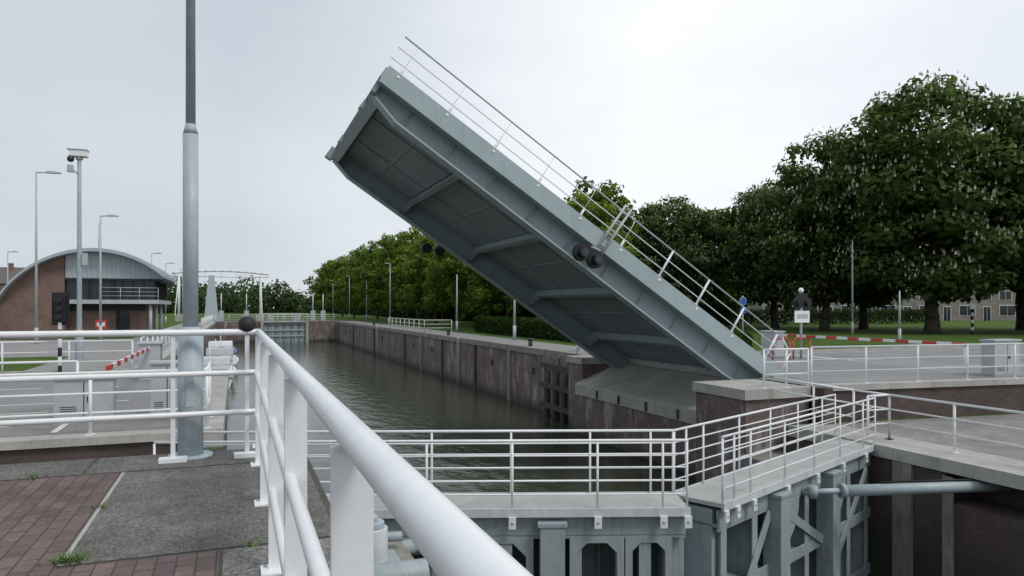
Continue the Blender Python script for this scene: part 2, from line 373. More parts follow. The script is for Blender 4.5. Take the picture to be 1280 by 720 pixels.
for s in(2.2,5.4,8.6,11.8):
    g_=gt(s)+.04
    poly=[(.38,-.14),(.38,g_),(1.1,-.55),(W-1.1,-.5),(W-.38,g_),(W-.38,-.14)]; k=6
    vs=[(s,w,t) for w,t in poly]+[(s+.04,w,t) for w,t in poly]
    b.add(vs,[tuple(range(k)),tuple(range(2*k-1,k-1,-1))]+[(i,(i+1)%k,k+(i+1)%k,k+i) for i in range(k)],BRG)
    for (w0,t0),(w1,t1) in zip(poly[1:4],poly[2:5]):
        b.add([(s-.07,w0,t0),(s-.07,w1,t1),(s+.11,w1,t1),(s+.11,w0,t0),(s-.07,w0,t0-.03),(s-.07,w1,t1-.03),(s+.11,w1,t1-.03),(s+.11,w0,t0-.03)],
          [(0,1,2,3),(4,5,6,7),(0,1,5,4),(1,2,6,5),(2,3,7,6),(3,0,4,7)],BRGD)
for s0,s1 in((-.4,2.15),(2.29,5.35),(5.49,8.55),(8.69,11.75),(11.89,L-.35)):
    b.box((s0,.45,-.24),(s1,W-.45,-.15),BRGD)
    for w in(3.1,6.2): b.box((s0,w,-.29),(s1,w+.05,-.24),BRG)
    b.box(((s0+s1)/2,.5,-.27),((s0+s1)/2+.04,W-.5,-.243),BRG)
b.box((L-.3,.4,-.66),(L-.24,W-.4,-.14),BRG); b.box((L-.3,.3,-.7),(L+.0,W-.3,-.66),BRGL)
b.box((L,-.03,-.2),(L+.1,W+.03,.1),BRGL)
for w in(2.2,6.8): b.box((L,w,-.5),(L+.12,w+.35,-.25),BRGL)
b.box((L-.05,W-.5,-.75),(L+.22,W-.15,-.3),BRG); b.box((L-.05,.15,-.6),(L+.06,.5,-.2),BRG)
for i in range(10):
    s=1+i*1.45; b.box((s,.24,-.85),(s+.02,.34,-.36),BRG)
b.build('deck',parent=bridge)
b=B()
for w in(.12,W-.12):
    for h,r in((1.15,.026),(.8,.018),(.45,.018)):
        b.tube(D(.2,w,h),D(L+.15,w,h),r,WHITE if h<1 else LGREY,8)
    for i in range(10):
        s=.45+i*1.6
        if s>6.5:
            b.tube(D(s,w,.16),D(s,w,.42),.04,WHITE,8); b.tube(D(s,w,.4),D(s,w,1.15),.009,WHITE,6)
        else:
            b.tube(D(s,w,.16),D(s,w,1.15),.036,WHITE,8)
        b.ball(D(s,w,.18),.075,WHITE,8,6); b.ball(D(s,w-.14 if w<1 else w+.14,.05),.06,WHITE,8,6)
b.path([D(.2,.12,1.15),D(-.35,.12,.9),D(-.35,.12,.2)],.026,WHITE)
b.build('deck_railing',parent=bridge)
b=B()
sb=7.35
for ds in(0,.22): b.tube(D(sb+ds,-.12,-.45),D(sb+ds-.1,-.12,1.25),.04,LGREY,8)
for t in(-.2,.2,.6,1.0): b.tube(D(sb-.05,-.12,t),D(sb+.25,-.12,t),.03,LGREY,8)
c=D(sb+.4,-.35,-.78)
b.tube(D(sb+.1,-.12,-.4),c+Vector((.1,0,.25)),.04,LGREY,8)
for dx,dz in((-.24,.08),(.2,-.12)):
    p=c+Vector((dx,0,dz))
    b.tube(p+Vector((0,.12,0)),p+Vector((0,-.05,0)),.25,BLACK,24)
    b.tube(p+Vector((0,-.05,.0)),p+Vector((0,-.26,.0)),.15,BLACK,16); b.tube(p+Vector((0,-.26,0)),p+Vector((0,-.265,0)),.11,GLASS,16)
    b.box((p.x-.06,p.y+.12,p.z-.06),(p.x+.06,p.y+.22,p.z+.06),BLACK)
c=D(9.9,W+.1,-1.2)
for dx in(-.3,.25):
    p=c+Vector((dx,0,-.2*dx)); b.tube(p+Vector((0,.15,0)),p+Vector((0,-.15,0)),.2,BLACK,20)
b.tube(c,c+n*.9,.05,LGREY)
b.build('navigation_signal',parent=bridge)

# ------------------------------------------------------------ road railings & furniture
b=B()
hs3=(1.08,.72,.38)
rail(b,(15.4,16.2,ZR+.02),(60,11.75,ZR+.02),hs3,sp=1.9)
rail(b,(13.8,16.3,ZR-.02),(15.3,16.22,ZR-.02),hs3,sp=.85)
b.build('road_railing')
b=B()
rail(b,(-40,14.4,ZR+.02),(-.5,14.4,ZR+.02),hs3,sp=1.9)
rail(b,(-.5,14.4,ZR+.02),(-.5,17.3,ZR+.02),hs3,sp=1.45,ends=False)
rail(b,(-40,17.9,ZR+.0),(-3.2,17.9,ZR+.0),hs3,sp=1.9)
rail(b,(-40,28.4,ZR+.0),(-3.4,28.4,ZR+.0),hs3,sp=1.9)
b.build('road_railing')
b=B(); rail(b,(-3.3,30,ZR+.03),(-3.3,44,ZR+.03),hs3,sp=2); rail(b,(-3.3,80,ZR+.03),(-3.3,118,ZR+.03),hs3,sp=2); b.build('quay_railing')
b=B(); rail(b,(15.5,62,ZR+.03),(15.5,78,ZR+.03),hs3,sp=2); rail(b,(15.5,62,ZR+.03),(18,62,ZR+.03),hs3,sp=2); b.build('quay_railing')
b=B(); xr=15.1; rail(b,(xr,14.4,ZL+.03),(xr,15.8,ZL+.03),(1.1,.75,.4),sp=1.25); rail(b,(xr,-4,ZL+.03),(xr,13.3,ZL+.03),(1.1,.75,.4),sp=1.7)
b.path([(13.9,16.0,ZR+.3),(xr,14.4,ZL+1.13),(xr,13.3,ZL+1.13)],.025,WHITE); b.path([(13.9,16.0,ZR-.05),(xr,14.4,ZL+.78),(xr,13.3,ZL+.78)],.02,WHITE)
rail(b,(XQ+.05,13.3,ZL+.03),(xr,13.3,ZL+.03),(1.1,.75,.4),sp=.8)
b.build('quay_railing')
def stripe_arm(name,x,y0,y1,z,r=.055):
    b=B(); nseg=int((y1-y0)/.55)
    for i in range(nseg):
        a0=y0+(y1-y0)*i/nseg;a1=y0+(y1-y0)*(i+1)/nseg
        b.box((x-r*.6,a0,z-r),(x+r*.6,a1,z+r),RED if i%2==0 else WHITE)
    return b
b=stripe_arm('x',23.2,17.3,26.4,ZR+.98)
b.box((22.95,26.4,ZR),(23.5,27.3,ZR+1.1),LGREY); b.box((22.9,26.35,ZR+1.1),(23.55,27.35,ZR+1.16),LGREY)
b.tube((23.2,17.4,ZR),(23.2,17.4,ZR+.92),.04,WHITE)
b.build('road_barrier',bevel=.01)
b=stripe_arm('x',-2.5,17.0,24.8,ZR+.98)
b.box((-2.8,24.8,ZR),(-2.2,25.6,ZR+1.1),LGREY); b.box((-2.85,24.75,ZR+1.1),(-2.15,25.65,ZR+1.16),LGREY)
b.tube((-2.5,17.1,ZR),(-2.5,17.1,ZR+.92),.04,WHITE)
b.build('road_barrier',bevel=.01)
def cabinet(x,y,z,w,d,h):
    b=B(); b.box((x-w/2-.02,y-d/2-.02,z),(x+w/2+.02,y+d/2+.02,z+.08),CONC)
    b.box((x-w/2,y-d/2,z+.08),(x+w/2,y+d/2,z+h),LGREY); b.box((x-w/2-.04,y-d/2-.04,z+h),(x+w/2+.04,y+d/2+.04,z+h+.05),LGREY)
    b.box((x-.008,y-d/2-.006,z+.14),(x+.008,y-d/2,z+h-.05),BLACK); b.box((x+.06,y-d/2-.03,z+h*.5),(x+.09,y-d/2,z+h*.62),BLACK)
    for i in range(4): b.box((x-w*.4,y-d/2-.005,z+.2+i*.04),(x-w*.12,y-d/2,z+.215+i*.04),BLACK)
    return b.build('utility_cabinet',bevel=.012)
cabinet(-2.75,16.2,ZR,1.0,.45,.85); cabinet(-1.3,16.3,ZR,.6,.4,1.1); cabinet(23.4,16.3,ZR,1.2,.45,1.15); cabinet(21.6,29.6,ZR,1.8,.6,1.2); cabinet(16.5,33,ZR,.5,.4,.9)
b=B(); x,y=23.0,24.8
b.tube((x,y,ZR),(x,y,2.1),.05,LGREY)
for dx in(-.24,.24):
    b.tube((x+dx,y-.1,1.62),(x+dx,y-.04,1.62),.27,BLACK,20); b.tube((x+dx,y-.24,1.62),(x+dx,y-.1,1.62),.12,BLACK,14)
b.box((x-.3,y-.09,1.5),(x+.3,y-.03,2.05),BLACK); b.ball((x,y,2.18),.12,WHITE); b.box((x-.4,y-.08,.78),(x+.4,y-.03,1.3),WHITE); b.box((x-.3,y-.085,.95),(x+.3,y-.08,1.15),LGREY)
b.build('bridge_warning_light')
b=B()
for i in range(2):
    xx=21.3+i*1.1; b.path([(xx,24.6,ZR),(xx,24.6,.0),(xx+.15,24.6,.1),(xx+.75,24.6,.1),(xx+.9,24.6,0),(xx+.9,24.6,ZR)],.035,RED)
b.build('red_guard_hoop')
b=B(); x,y=-5.5,27.9
z=ZR
for i in range(6): b.tube((x,y,z+i*.3),(x,y,z+(i+1)*.3),.06,BLACK if i%2==0 else WHITE,12)
b.box((x-.16,y-.1,z+1.75),(x+.16,y+.1,z+2.65),BLACK); b.box((x-.26,y+.1,z+1.65),(x+.26,y+.12,z+2.75),BLACK)
for i in range(3): b.tube((x,y-.25,z+1.92+i*.28),(x,y-.1,z+1.92+i*.28),.1,BLACK,14)
b.build('traffic_light',bevel=.01)
b=B(); x,y=57.3,42.3
for i in range(7): b.tube((x,y,ZR+i*.3),(x,y,ZR+(i+1)*.3),.11,BLACK if i%2==0 else WHITE,12)
b.box((x-.3,y-.05,1.3),(x+.3,y,1.7),WHITE)
b.build('striped_bollard')
def sign(x,y,h,m,r=.3):
    b=B(); b.tube((x,y,ZR),(x,y,ZR+h),.035,LGREY); b.tube((x,y-.05,ZR+h-.3),(x,y-.035,ZR+h-.3),r,m,24); b.tube((x,y-.035,ZR+h-.3),(x,y-.03,ZR+h-.3),r+.02,WHITE,24)
    b.box((x-.22,y-.045,ZR+h-1.0),(x+.22,y-.03,ZR+h-.72),m); return b.build('traffic_sign')
sign(26.8,33.4,2.9,BLUE,.22)
b=B(); x,y=-9.0,58.5; b.tube((x,y,ZR),(x,y,.6),.04,LGREY); b.box((x-.35,y-.05,-.1),(x+.35,y,.55),RED); b.box((x-.25,y-.056,.1),(x+.25,y-.05,.35),WHITE); b.build('information_sign')
def lamp(x,y,h,arm=(1.2,0),r=.07,m=LGREY):
    b=B(); b.tube((x,y,ZR),(x,y,ZR+1),r*1.25,m,12); b.tube((x,y,ZR+1),(x,y,ZR+h),r,m,12,r*.55)
    ax,ay=arm; q=math.hypot(ax,ay)
    if q>0:
        b.tube((x,y,ZR+h-.02),(x+ax*.4,y+ay*.4,ZR+h+.03),r*.5,m,8)
        b.T=Matrix.Translation((x+ax*.4,y+ay*.4,ZR+h+.02))@Matrix.Rotation(math.atan2(ay,ax),4,'Z')
        b.prism([(0,-.05),(q*.62,-.03),(q*.62,.03),(q*.3,.09),(0,.07)],'y',-.13,.13,m); b.T=None
    return b.build('street_lamp')
for x,y,h,arm in [(-11.4,51.5,10.5,(1.3,0)),(-8.8,57,8.6,(1.1,0)),(-9.3,94.6,8.6,(1.1,0)),(-8.9,108,8.2,(1.1,0)),(-23.7,94.8,8.4,(1,0)),(-8.6,130,8.5,(1,0)),
    (17.7,45.7,3.9,(0,0)),(18.6,62.4,5.2,(0,0)),(19,94.5,8.0,(-.7,0)),(20.2,120,8,(-.7,0)),(20.3,140,8.2,(-.7,0)),(20.3,165,8.2,(-.7,0)),(48,45.9,7.8,(0,0)),(-9.5,150,9,(1,0)),(36,31,3.2,(0,0))]:
    lamp(x,y,h,arm,.09 if y>40 else .07)
b=B(); x,y=-6.1,34.5; b.tube((x,y,ZR),(x,y,ZR+1.3),.16,GALV,14); b.tube((x,y,ZR+1.3),(x,y,7.6),.1,GALV,14,.075)
b.tube((x,y,7.6),(x,y,7.72),.14,LGREY); b.box((x-.35,y-.2,7.72),(x+.3,y+.25,8.0),WHITE); b.box((x-.42,y-.24,7.98),(x+.33,y+.28,8.02),DWHITE)
b.ball((x-.3,y-.1,7.6),.14,GLASS); b.tube((x-.28,y-.1,7.2),(x-.05,y,7.0),.03,GALV); b.box((x-.42,y-.2,7.05),(x-.2,y,7.35),LGREY); b.box((x+.1,y-.12,3.2),(x+.3,y+.1,3.7),LGREY)
b.build('surveillance_camera_mast',bevel=.01)

# ------------------------------------------------------------ lock gates
def gate(ox,oy,mx,my,side):
    g=empty('lock_gate')
    ux=Vector((mx-ox,my-oy,0)); G=ux.length-.04; ux.normalize(); sx=1 if side=='L' else -1
    yd=Vector((ux.y,-ux.x,0))*sx
    T=Matrix(((ux.x,yd.x,0,ox),(ux.y,yd.y,0,oy),(0,0,1,0),(0,0,0,1)))
    b=B(); b.T=T; E=-.8 if side=='L' else -.02; ZB=-8
    b.box((0,0,ZB),(G,.06,-2.05),GATED)
    b.box((0,-.05,-2.3),(G,.04,-2.0),GATE)
    for z in(-2.3,-3.55,-4.9,-6.2): b.box((0,.0,z),(G,.72,z+.05),GATE); b.box((0,.70,z-.08),(G,.73,z+.16),GATE)
    b.box((0,.70,-2.32),(G,.74,-2.0),GATE)
    b.box((G-.35,-.05,ZB),(G,.62,-2.0),GATE); b.box((0,-.1,ZB),(.4,.6,-2.0),GATE)
    posts=[.4,1.55,2.7,3.85,5.0,6.15,7.3]
    for x in posts: b.box((x-.02,.06,ZB),(x+.02,.7,-2.3),GATE); b.box((x-.1,.7,ZB),(x+.1,.735,-2.33),GATE)
    for i in range(int((G-.2)/.4)): b.box((.2+i*.4,.06,ZB),(.22+i*.4,.2,-2.35),GATE)
    if side=='L':
        thick=[5.75,1.9]
        cells=[(.5,1.6,),(2.25,3.9),(4.05,5.45),(6.05,6.95),(6.97,7.75)]
        for x0,x1 in cells:
            z0,z1=-3.4,-2.33; c=min(.28,(x1-x0)*.25); ins=.12
            R=[(x0+c,z0),(x1-c,z0),(x1,z0+c),(x1,z1-c),(x1-c,z1),(x0+c,z1),(x0,z1-c),(x0,z0+c)]
            I=[(x0+c+ins*.5,z0+ins),(x1-c-ins*.5,z0+ins),(x1-ins,z0+c+ins*.5),(x1-ins,z1-c-ins*.5),(x1-c-ins*.5,z1-ins),(x0+c+ins*.5,z1-ins),(x0+ins,z1-c-ins*.5),(x0+ins,z0+c+ins*.5)]
            cor=[(x1,z0),(x1,z1),(x0,z1),(x0,z0)]
            yy=.76
            vs=[(p[0],yy,p[1]) for p in R+I]+[(p[0],yy,p[1]) for p in cor]+[(p[0],yy-.2,p[1]) for p in I]
            fs=[(i,(i+1)%8,8+(i+1)%8,8+i) for i in range(8)]+[(1,16,2),(3,17,4),(5,18,6),(7,19,0)]+[(8+i,8+(i+1)%8,20+(i+1)%8,20+i) for i in range(8)]
            b.add(vs,fs,GATE)
    else:
        thick=[2.9,5.4]
        for x0,x1 in((3.1,5.2),(.5,2.7),(5.6,7.2)):
            for (p0,p1) in (((x0,-3.5),(x1,-2.4)),) if x0>3 and x0<5 else (((x0,-2.4),(x1,-4.4)),):
                dx,dz=p1[0]-p0[0],p1[1]-p0[1]; l=math.hypot(dx,dz); nx,nz=-dz/l*.09,dx/l*.09
                q=[(p0[0]+nx,p0[1]+nz),(p1[0]+nx,p1[1]+nz),(p1[0]-nx,p1[1]-nz),(p0[0]-nx,p0[1]-nz)]
                b.prism(q,'y',.74,.78,GATE); 
    for x in thick:
        b.box((x-.2,.62,ZB),(x+.2,.98,-2.12),GATE); b.box((x-.24,.6,-2.12),(x+.24,1.0,-2.05),GATE)
        if side=='R':
            b.prism([(x-.21,-2.33),(x-1.1,-2.33)]+[(x-.21-.89*math.cos(i*math.pi/12),-2.33-.9*math.sin(i*math.pi/12)**1.0) for i in range(1,6)]+[(x-.21,-3.3)],'y',.745,.77,GATE)
    b.build('leaf',parent=g,bevel=.008)
    b=B(); b.T=T
    b.box((E,-.15,-1.93),(G+.05,.85,-1.86),GRATE); b.box((E,.85,-1.98),(G+.05,.88,-1.84),DWHITE); b.box((E,-.18,-1.98),(G+.05,-.15,-1.84),DWHITE)
    for i in range(int(G)): b.box((i*1.0,-.1,-2.0),(i*1.0+.05,.8,-1.93),GATE)
    for yy in(-.12,.82):
        for i,h in enumerate((1.12,.9,.68,.46,.24)):
            b.tube((E+.1,yy,-1.86+h),(G+.02,yy,-1.86+h),.024 if i==0 else .014,WHITE,8)
        for x in(E+.1,.9,2.3,3.7,5.1,6.5,G-.4,G):
            b.tube((x,yy,-2.0),(x,yy,-.76),.02,WHITE,8); 
            if yy>0: b.box((x-.06,yy+.06,-2.16),(x+.06,yy+.1,-1.97),WHITE); b.ball((x,yy+.1,-2.06),.025,GALV,6,4)
    b.build('walkway',parent=g)
    b=B()
    p1=Vector((ox-sx*(.95 if side=='L' else 1.4),oy-3.75,-2.26)) 
    pj=T@Vector((4.1,.95,-2.26)); p0=pj
    b.tube(p0,p0.lerp(p1,.15),.06,GALV,16); b.tube(p0.lerp(p1,.12),p1,.115,BRGL,20); b.tube(p0.lerp(p1,.12),p0.lerp(p1,.14),.15,GATE,20)
    b.tube(p0+Vector((0,0,-.12)),p0+Vector((0,0,.12)),.1,GATE,16); b.tube(p0+Vector((0,0,-.05)),pj+yd*-.25,.07,GATE)
    b.tube(p0.lerp(p1,.3)+Vector((0,0,.15)),p1+Vector((0,0,.15)),.02,BLACK,6)
    b.build('hydraulic_ram',parent=g)
gate(-.3,13.5,7.25,10.8,'L'); gate(14.17,13.9,7.29,10.8,'R')

# ------------------------------------------------------------ control building
def circ(p,q,r):
    ax,ay=p;bx,by=q;cx,cy=r
    d=2*(ax*(by-cy)+bx*(cy-ay)+cx*(ay-by))
    ux=((ax*ax+ay*ay)*(by-cy)+(bx*bx+by*by)*(cy-ay)+(cx*cx+cy*cy)*(ay-by))/d
    uy=((ax*ax+ay*ay)*(cx-bx)+(bx*bx+by*by)*(ax-cx)+(cx*cx+cy*cy)*(bx-ax))/d
    return ux,uy,math.hypot(ax-ux,ay-uy)
cx,cz,cr=circ((-15.45,2.1),(-9.06,5.67),(-5.05,3.9))
def arcz(x): return cz+math.sqrt(max(0,cr*cr-(x-cx)**2))
hb=empty('control_building')
xl=cx-math.sqrt(max(0,cr*cr-(ZR-cz)**2)) if cr>abs(ZR-cz) else cx-cr
xl=max(xl,cx-cr+.02)
Y0,Y1=60,71
b=B()
xs=[xl+(-5.0-xl)*i/40 for i in range(41)]
out=[(x,arcz(x)) for x in xs]; inn=[(x,arcz(x)-.22) for x in xs][::-1]
b.prism(out+inn,'y',Y0-.9,Y1+.5,ROOFM)
for i in range(24):
    y=Y0-.5+i*.48
    for k in range(40):
        (xa,za),(xb,zb)=out[k],out[k+1]
        b.add([(xa,y,za),(xb,y,zb),(xb,y+.05,zb),(xa,y+.05,za),(xa,y,za+.06),(xb,y,zb+.06),(xb,y+.05,zb+.06),(xa,y+.05,za+.06)],[(4,5,6,7),(0,1,5,4),(2,3,7,6)],ROOFM)
b.build('roof',parent=hb)
b=B()
xs2=[xl+.05+(-11.6-xl)*i/16 for i in range(17)]
b.prism([(xs2[0],ZR)]+[(x,arcz(x)-.23) for x in xs2]+[(xs2[-1],ZR)],'y',Y0,Y1,HBRICK)
b.box((-11.5,Y0+1.2,ZR),(-6.6,Y1,1.7),HBRICK)
b.box((-8.4,Y0+1.15,ZR),(-7.5,Y0+1.2,1.3),GLASS)
b.build('walls',parent=hb)
b=B()
xs3=[-11.5+(6.3)*i/16 for i in range(17)]
b.prism([(-11.5,3.55)]+[(x,arcz(x)-.23) for x in xs3]+[(-5.2,3.55)],'y',Y0+.05,Y1-.1,ROOFM)
for i in range(20):
    x=-11.3+i*.32; b.box((x,Y0+.0,3.6),(x+.05,Y0+.05,arcz(x)-.26),DWHITE)
b.box((-11.5,Y0+.2,2.0),(-5.7,Y1-.3,3.5),GLASS)
for i in range(9): b.box((-11.5+i*.72,Y0+.15,2.0),(-11.42+i*.72,Y0+.2,3.5),BLACK)
for i in range(12): b.box((-5.7,Y0+.3+i*.85,2.0),(-5.65,Y0+.36+i*.85,3.5),BLACK)
b.box((-11.5,Y0-.2,1.7),(-5.4,Y1,2.0),LGREY); b.box((-11.5,Y0-.02,3.4),(-5.3,Y1,3.56),BLACK)
b.box((-11.45,Y0+1.0,1.2),(-6.4,Y0+1.19,1.69),BLACK)
for i in range(3): b.tube((-6.0,Y0+.3+i*4,ZR),(-6.0,Y0+.3+i*4,1.7),.12,LGREY)
rail(b,(-9.2,Y0-.1,1.99),(-5.45,Y0-.1,1.99),(.9,.6,.3),sp=1.2,m=LGREY)
b.tube((-10,64,5.4),(-10,64,8),.03,GALV)
b.build('windows',parent=hb)

# ------------------------------------------------------------ far white drawbridge
b=B(); Y=126
for x in(-8.5,3.8): 
    b.tube((x,Y,ZR),(x,Y,6.8),.2,WHITE,10)
    b.box((x-.5,Y-.5,ZR),(x+.5,Y+.5,.2),CONC)
pts=[(-9.5+14.5*i/12,Y,6.9+.45*math.sin(math.pi*i/12)) for i in range(13)]
b.path(pts,.18,WHITE,8); b.tube((-9.5,Y,6.4),(5,Y,6.4),.1,WHITE)
for i in range(0,13,2): b.tube((pts[i][0],Y,6.4),pts[i],.05,WHITE,6)
b.add([(-4.8,Y-1,ZR),(-2.6,Y-1,ZR),(-2.6,Y+.6,ZR),(-4.8,Y+.6,ZR),(-4.1,Y-.3,6.6),(-3.3,Y-.3,6.6),(-3.3,Y+.1,6.6),(-4.1,Y+.1,6.6)],[(0,3,2,1),(4,5,6,7),(0,1,5,4),(1,2,6,5),(2,3,7,6),(3,0,4,7)],GALV)
b.tube((-8.5,Y,6.8),(-8.5,Y-8,.2),.06,WHITE); b.tube((3.8,Y,6.8),(3.8,Y-8,.2),.06,WHITE)
b.build('drawbridge')
b=B()
b.box((4.0,119.4,-6),(10.4,119.6,-.95),GATE)
for i in range(11): b.box((4.1+i*.58,119.25,-6),(4.25+i*.58,119.4,-.95),GATED if i%2 else BRGL)
b.box((3.8,118.9,-.95),(10.6,120,-.8),GRATE); rail(b,(3.8,119,-.8),(10.6,119,-.8),(1.2,.8,.4),sp=1.1,rt=.045,rm=.03)
for z in(-3.2,-2.3,-1.3): b.box((4.0,119.2,z),(10.4,119.4,z+.22),BRGL)
b.box((3.6,118.8,-6),(4.0,120,ZR+.1),CONC); b.box((10.4,118.8,-6),(10.8,120,ZR+.1),CONC)
b.box((4.6,119.3,-.8),(5.6,119.9,.4),LGREY); b.box((8.6,119.3,-.8),(9.6,119.9,.4),LGREY)
b.build('lock_gate')
b=B()
for x in(-2.5,1.2,11.4,13): b.box((x,121,ZR),(x+.7,122,.9),LGREY); b.tube((x+.35,121.5,.9),(x+.35,121.5,3.6),.07,WHITE)
rail(b,(-3,120.4,ZR),(15,120.4,ZR),hs3,sp=2)
b.build('lock_head_railing')

# ------------------------------------------------------------ boats
def boat(x,y,L,w,hullm,coverm,rot=0,stripe=LGREY):
    b=B(); b.T=Matrix.Translation((x,y,ZW))@Matrix.Rotation(rot,4,'Z')
    rows=[];N=12
    for i in range(N+1):
        t=i/N; hw=w/2*(1-max(0,(t-.45)/.55)**2.2)*(.9+.1*min(1,t*5)); hw=max(hw,.03)
        yy=-L/2+L*t; sh=.85+.35*t*t
        rows.append([(-hw,yy,sh),(-hw*.85,yy,.15),(0,yy+(.0 if t<1 else -.3),-.35),(hw*.85,yy,.15),(hw,yy,sh)])
    vs=[p for r in rows for p in r]; fs=[]
    for i in range(N):
        for j in range(4): fs.append((i*5+j,i*5+j+1,(i+1)*5+j+1,(i+1)*5+j))
        fs.append((i*5,(i+1)*5,(i+1)*5+4,i*5+4))
    fs.append((0,1,2,3,4)); b.add(vs,fs,hullm)
    b.prism([(-L*.28,.9),(L*.2,.98),(L*.1,1.55),(L*.02,1.6),(-L*.02,1.7),(-L*.25,1.65)],'x',-w*.36,w*.36,WHITE)
    b.prism([(-L*.24,1.12),(L*.1,1.15),(L*.07,1.45),(-L*.24,1.45)],'x',-w*.365,w*.365,GLASS)
    b.prism([(-L*.42,.95),(-L*.27,.95),(-L*.14,1.95),(-L*.38,1.9)],'x',-w*.36,w*.36,coverm)
    b.box((-w*.44,-L*.51,.6),(w*.44,-L*.498,.7),stripe)
    b.path([(-w*.3,L*.2,1.1),(-w*.2,L*.4,1.6),(0,L*.49,1.7),(w*.2,L*.4,1.6),(w*.3,L*.2,1.1)],.03,GALV,6)
    b.path([(-w*.42,-L*.46,.9),(-w*.42,-L*.46,1.5),(w*.42,-L*.46,1.5),(w*.42,-L*.46,.9)],.03,GALV,6)
    b.tube((0,-L*.1,1.7),(0,-L*.1,3.2),.03,WHITE,6)
    b.build('motor_boat')
boat(-1.4,58,8.0,2.8,WHITE,DWHITE); boat(-1.3,70,9.5,3.0,WHITE,LGREY); boat(-1.5,48,6.5,2.3,DWHITE,LGREY,.03,BLUE); boat(-1.5,84,10,3.2,BLUE,WHITE)

# ------------------------------------------------------------ houses & cars
def houserow(ox,oy,dx,dy,n,name,bm_,hh=5.6):
    ang=math.atan2(dy,dx)
    for k in range(n):
        e=empty(name); T=Matrix.Translation((ox,oy,ZR))@Matrix.Rotation(ang,4,'Z')@Matrix.Translation((k*6.4,0,0))
        b=B(); b.T=T; b.box((0,0,0),(6.38,9,hh),bm_)
        b.prism([(-.3,hh-.1),(4.5,hh+3),(9.3,hh-.1)],'x',0,6.38,TILE); b.box((4.5,3.5,hh+1.8),(5.2,4.2,hh+3.7),bm_); b.build('walls_and_roof',parent=e)
        b=B(); b.T=T
        for x0,z0,w,h in((.6,.9,2.4,1.6),(4.4,0,1.1,2.3),(.6,3.5,1.8,1.4),(3.8,3.5,1.8,1.4)):
            b.box((x0-.1,-.05,z0-.08),(x0+w+.1,.0,z0+h+.1),WHITE); b.box((x0,-.08,z0),(x0+w/2-.04,-.05,z0+h),GLASS); b.box((x0+w/2+.04,-.08,z0),(x0+w,-.05,z0+h),GLASS)
        b.build('windows',parent=e)
houserow(84,100,23,-11,7,'terraced_house',PALEB); houserow(-62,150,1,0,5,'terraced_house',HBRICK,6.5)
CARM=[mat('car_paint_silver',(.4,.42,.43),.3,.4,var=.03),mat('car_paint_white',(.7,.7,.7),.3,var=.03)]
def car(x,y,ang,m):
    b=B(); b.T=Matrix.Translation((x,y,ZR))@Matrix.Rotation(ang,4,'Z')
    b.prism([(-2.1,.3),(2.1,.3),(2.15,.6),(2.0,.82),(1.1,.92),(-1.9,.95),(-2.15,.8)],'y',-.85,.85,m)
    b.prism([(1.1,.92),(.35,1.42),(-1.2,1.45),(-1.9,.95)],'y',-.72,.72,m); b.prism([(.95,.96),(.33,1.36),(-1.15,1.38),(-1.7,.98)],'y',-.73,.73,GLASS)
    for wx in(-1.3,1.3):
        for s in(-.86,.7): b.tube((wx,s,.32),(wx,s+.16,.32),.32,BLACK,16); b.tube((wx,s-.01,.32),(wx,s+.17,.32),.18,LGREY,12)
    b.build('parked_car',bevel=.04)
for i,(x,y) in enumerate([(66,84),(71,81.5),(77,79)]): car(x,y,-.44,CARM[i%2])

# ------------------------------------------------------------ trees
def leaves(C,N,size,cols,rng,asp=.65):
    n=len(C); r=rng.normal(size=(n,3)); t=np.cross(N,r); t/=np.linalg.norm(t,axis=1)[:,None]+1e-9
    bb=np.cross(N,t); s=size*rng.uniform(.6,1.3,n)[:,None]
    q=np.stack([C-t*s,C-bb*s*asp,C+t*s,C+bb*s*asp],1)
    return q
def quads_mesh(name,Q,cols,m):
    n=len(Q); me=bpy.data.meshes.new(name)
    me.vertices.add(n*4); me.vertices.foreach_set('co',Q.reshape(-1).astype(np.float32))
    me.loops.add(n*4); me.loops.foreach_set('vertex_index',np.arange(n*4,dtype=np.int32))
    me.polygons.add(n); me.polygons.foreach_set('loop_start',np.arange(0,n*4,4,dtype=np.int32)); me.polygons.foreach_set('loop_total',np.full(n,4,dtype=np.int32))
    me.update(calc_edges=True)
    at=me.color_attributes.new('Col','FLOAT_COLOR','CORNER')
    c=np.ones((n*4,4),np.float32); c[:,:3]=np.repeat(cols,4,axis=0); at.data.foreach_set('color',c.reshape(-1))
    me.materials.append(m); return me
